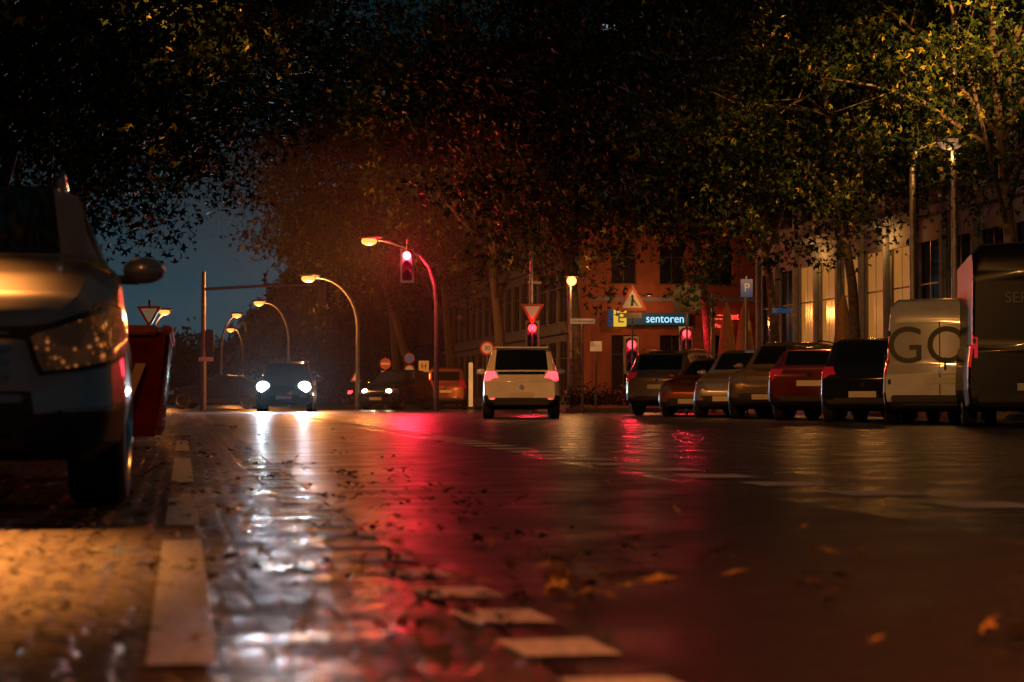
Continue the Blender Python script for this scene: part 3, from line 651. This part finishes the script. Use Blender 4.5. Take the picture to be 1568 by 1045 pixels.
ball('globe',(0.03,-.05,4.15),(.16,.16,.16),M_warm,e); tube('cap',[(0.03,-.05,4.28),(0.03,-.05,4.42)],[.22,.04],M_pole,e,12)
light('lamp','POINT',(0.03,-.35,4.0),100,(1,.4,.12),.15,e)
def signal(name,loc,pole=True,h=3.0,big=1,power=60,lit=0,lm=None,sc=1.0,cone=50,glow=0):
    e=face_empty(name,loc)
    if pole: tube('pole',[(0,.12,0),(0,.12,h+.5)],.055,M_pole,e)
    box('housing',(0,0,h),(.30*sc,.24*sc,.92*sc),M_black,e,.03); box('backboard',(0,.135*sc,h),(.42*sc,.02,1.06*sc),M_white,e,.005) 
    for i in range(3):
        z=h+(.29-.29*i)*sc
        c=[(math.cos(t)*.125*sc,math.sin(t)*.125*sc+z) for t in np.linspace(0,2*math.pi,20,endpoint=False)]
        prism('lens_%d'%i,c,-.155*sc,-.121*sc,(lm or M_redlamp) if i==lit else M_glass,e)
        v,f=[],[]
        ts=np.linspace(-.2,math.pi+.2,14)
        for t in ts: v+= [(math.cos(t)*.135*sc,-.12*sc,math.sin(t)*.135*sc+z),(math.cos(t)*.135*sc,-.30*sc,math.sin(t)*.135*sc+z)]
        for k in range(13): f.append((2*k,2*k+1,2*k+3,2*k+2))
        obj('visor_%d'%i,v,f,M_black,e)
    if power: light('lamp','SPOT',(0,-.26*sc,h+.29*sc),power,(1,.02,.05),.09,e,direction=(0,-1,-.08),cone=cone,blend=.9)
    if glow: light('lamp_scatter','POINT',(0,-.42,h+.29*sc),glow,(1,.015,.04),.09,e)
    return e
sg=signal('traffic_light',at(-.0528,67.6),pole=False,h=4.95,power=500,glow=1400,sc=1.1); tube('hanger',[(0,.1,5.35),(0,.12,5.85)],.03,M_pole,sg)
signal('traffic_light',at(.0102,60),h=2.25,power=120,lm=M_redlamp2,glow=70)
signal('traffic_light',at(.060,56),h=1.65,power=120,lm=M_redlamp2,glow=60)
signal('traffic_light',at(.0875,62),h=2.15,power=120,lm=M_redlamp2,glow=70)
e=face_empty('signal_gantry',at(-.155,75)); tube('pole',[(0,0,0),(0,0,2.5),(0,0,5.2)],[.12,.1,.08],M_pole,e,10); tube('arm',[(0,0,4.55),(2,0,4.66),(4.5,0,4.72)],[.06,.05,.035],M_pole,e)
box('signal_housing',(4.45,0,4.35),(.28,.25,.85),M_black,e,.03); box('signal_housing_pole',(.25,0,2.6),(.28,.25,.85),M_black,e,.03)
def tri(s,down): 
    h=s*.866; p=[(-s/2,h/3),(0,-2*h/3),(s/2,h/3)] if down else [(-s/2,-h/3),(s/2,-h/3),(0,2*h/3)]
    out=[]
    for i in range(3):
        a=Vector(p[i]); b=Vector(p[i-1]); c=Vector(p[(i+1)%3]); 
        out+= [tuple(a.lerp(b,.07)),tuple(a.lerp((b+c)/2,.035)),tuple(a.lerp(c,.07))]
    return out
def circ(r,n_=24): return [(math.cos(t)*r,math.sin(t)*r) for t in np.linspace(0,2*math.pi,n_,endpoint=False)]
def rect(w,h): return [(-w/2,-h/2),(w/2,-h/2),(w/2,h/2),(-w/2,h/2)]
def sign(name,loc,h,shapes,poleh=None,pole=True):
    e=face_empty(name,loc)
    if pole: tube('pole',[(0,.05,0),(0,.05,poleh or h+.3)],.032,M_pole,e)
    y=0
    for i,(poly,m,dx,dz) in enumerate(shapes):
        prism('plate_%d'%i,[(x+dx,z+h+dz) for x,z in poly],y-.012,y,m,e); y-=.015
    return e
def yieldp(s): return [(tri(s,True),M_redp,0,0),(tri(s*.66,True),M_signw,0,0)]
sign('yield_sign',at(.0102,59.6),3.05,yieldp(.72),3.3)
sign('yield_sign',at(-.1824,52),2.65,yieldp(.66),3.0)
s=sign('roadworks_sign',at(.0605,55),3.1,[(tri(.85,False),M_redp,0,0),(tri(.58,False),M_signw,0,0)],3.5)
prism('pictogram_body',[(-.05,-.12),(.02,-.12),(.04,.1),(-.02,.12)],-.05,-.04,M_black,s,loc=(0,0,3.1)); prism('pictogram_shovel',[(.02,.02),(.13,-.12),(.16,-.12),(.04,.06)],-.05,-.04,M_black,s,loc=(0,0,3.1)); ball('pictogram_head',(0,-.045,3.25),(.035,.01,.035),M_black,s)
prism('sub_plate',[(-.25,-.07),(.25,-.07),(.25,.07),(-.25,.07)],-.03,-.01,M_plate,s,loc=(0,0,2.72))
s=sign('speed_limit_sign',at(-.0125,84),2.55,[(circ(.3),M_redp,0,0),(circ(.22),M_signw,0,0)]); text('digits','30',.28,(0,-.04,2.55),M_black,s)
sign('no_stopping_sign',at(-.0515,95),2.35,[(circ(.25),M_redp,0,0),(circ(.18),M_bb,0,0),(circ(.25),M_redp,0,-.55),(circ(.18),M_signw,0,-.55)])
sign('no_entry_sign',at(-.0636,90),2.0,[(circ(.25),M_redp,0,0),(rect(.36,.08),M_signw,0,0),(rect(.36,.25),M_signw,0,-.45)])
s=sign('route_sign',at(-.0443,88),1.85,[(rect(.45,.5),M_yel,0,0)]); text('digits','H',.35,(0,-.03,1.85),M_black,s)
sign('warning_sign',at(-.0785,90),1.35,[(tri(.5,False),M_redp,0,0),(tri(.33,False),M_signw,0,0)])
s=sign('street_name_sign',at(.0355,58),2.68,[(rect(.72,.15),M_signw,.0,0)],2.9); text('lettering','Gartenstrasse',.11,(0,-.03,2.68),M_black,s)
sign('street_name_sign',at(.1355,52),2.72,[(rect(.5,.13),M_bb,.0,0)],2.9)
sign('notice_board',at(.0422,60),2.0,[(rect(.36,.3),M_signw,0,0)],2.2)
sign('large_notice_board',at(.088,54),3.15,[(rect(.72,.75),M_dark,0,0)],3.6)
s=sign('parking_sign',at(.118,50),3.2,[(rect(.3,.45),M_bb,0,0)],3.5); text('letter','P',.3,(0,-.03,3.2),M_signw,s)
sign('direction_sign',at(-.155,74.7),1.9,[(rect(.55,.16),M_plate,.1,0)],2.0)
for b_,d_,h_ in((.0098,64,5.2),(.1010,60,3.6)):
    e=face_empty('tall_pole',at(b_,d_)); tube('shaft',[(0,0,0),(0,0,h_*.6),(0,0,h_)],[.09,.07,.05],M_pole,e); box('bracket',(0.1,0,h_*.8),(.4,.05,.08),M_pole,e)
M_cloth=mat('canvas',(.45,.27,.15),.8,noise=.2)
for b_,d_ in((.108,58),(.117,56),(.1665,52)):
    e=face_empty('closed_parasol',at(b_,d_,.05)); tube('pole',[(0,0,0),(0,0,3.2)],.025,M_pole,e)
    V=[];F=[]
    hs=[.9,1.1,1.8,2.5,3.0,3.15]; rs=[.26,.24,.2,.13,.06,.01]
    for i,(h_,r_) in enumerate(zip(hs,rs)):
        for k in range(24):
            rr_=r_*(1+.3*math.cos(k*math.pi/1.5)); t=2*math.pi*k/24; V.append((rr_*math.cos(t),rr_*math.sin(t),h_))
    for i in range(5):
        for k in range(24): F.append((i*24+k,i*24+(k+1)%24,(i+1)*24+(k+1)%24,(i+1)*24+k))
    obj('canopy',V,F,M_cloth,e,smooth=True)
M_bol=mat('amber_bollard',(.6,.4,.15),.4,emit=(1,.5,.15),es=.4)
e=face_empty('lit_bollard',at(-.0207,76)); box('post',(0,0,.95),(.16,.1,1.7),M_bol,e,.02); box('base',(0,0,.06),(.3,.3,.12),M_black,e,.02)
e=face_empty('facade_floodlight',(19.0,80.2,4.6)); box('housing',(0,0,.12),(.25,.2,.1),M_black,e,.02); light('lamp','POINT',(0,0,-.05),75,(1,.35,.12),.12,e)
for y_,p_ in((59,50),(53,50)):
    e=empty('wall_lamp',(19.0,y_,5.0)); box('housing',(.1,0,.1),(.2,.2,.15),M_black,e,.02); light('lamp','POINT',(-.1,0,-.1),p_,(1,.36,.07),.1,e)

# added scatter volume that gives the junction lamps their halos
mm=bpy.data.materials.new('halo_mist'); mm.use_nodes=True; nt=mm.node_tree; nt.nodes.remove(nt.nodes['Principled BSDF'])
vs=nt.nodes.new('ShaderNodeVolumeScatter'); vs.inputs['Density'].default_value=.0030; vs.inputs['Anisotropy'].default_value=.0
nt.links.new(vs.outputs[0],nt.nodes['Material Output'].inputs['Volume'])
box('halo_mist',(4.5,67.5,4.6),(23,15,9.0),mm)

# ---------------- world / camera ----------------
w=bpy.data.worlds.new('World'); scene.world=w; w.use_nodes=True; nt=w.node_tree; bg=nt.nodes['Background']
tc=nt.nodes.new('ShaderNodeTexCoord'); sx=nt.nodes.new('ShaderNodeSeparateXYZ'); r=nt.nodes.new('ShaderNodeValToRGB')
nt.links.new(tc.outputs['Generated'],sx.inputs[0]); nt.links.new(sx.outputs['Z'],r.inputs['Fac']); nt.links.new(r.outputs['Color'],bg.inputs['Color'])
r.color_ramp.elements[0].position=.05; r.color_ramp.elements[0].color=(.020,.056,.075,1); r.color_ramp.elements[1].position=.14; r.color_ramp.elements[1].color=(.004,.013,.016,1)
bg.inputs['Strength'].default_value=.9
cam=bpy.data.cameras.new('camera'); co=bpy.data.objects.new('camera',cam); COL.objects.link(co)
cam.lens=70; cam.sensor_width=36; cam.clip_start=.05; cam.clip_end=2000
co.location=(0,0,.42); co.rotation_euler=(math.radians(90+1.66),0,-TH)
cam.dof.use_dof=True; cam.dof.focus_distance=44; cam.dof.aperture_fstop=4.5
scene.camera=co
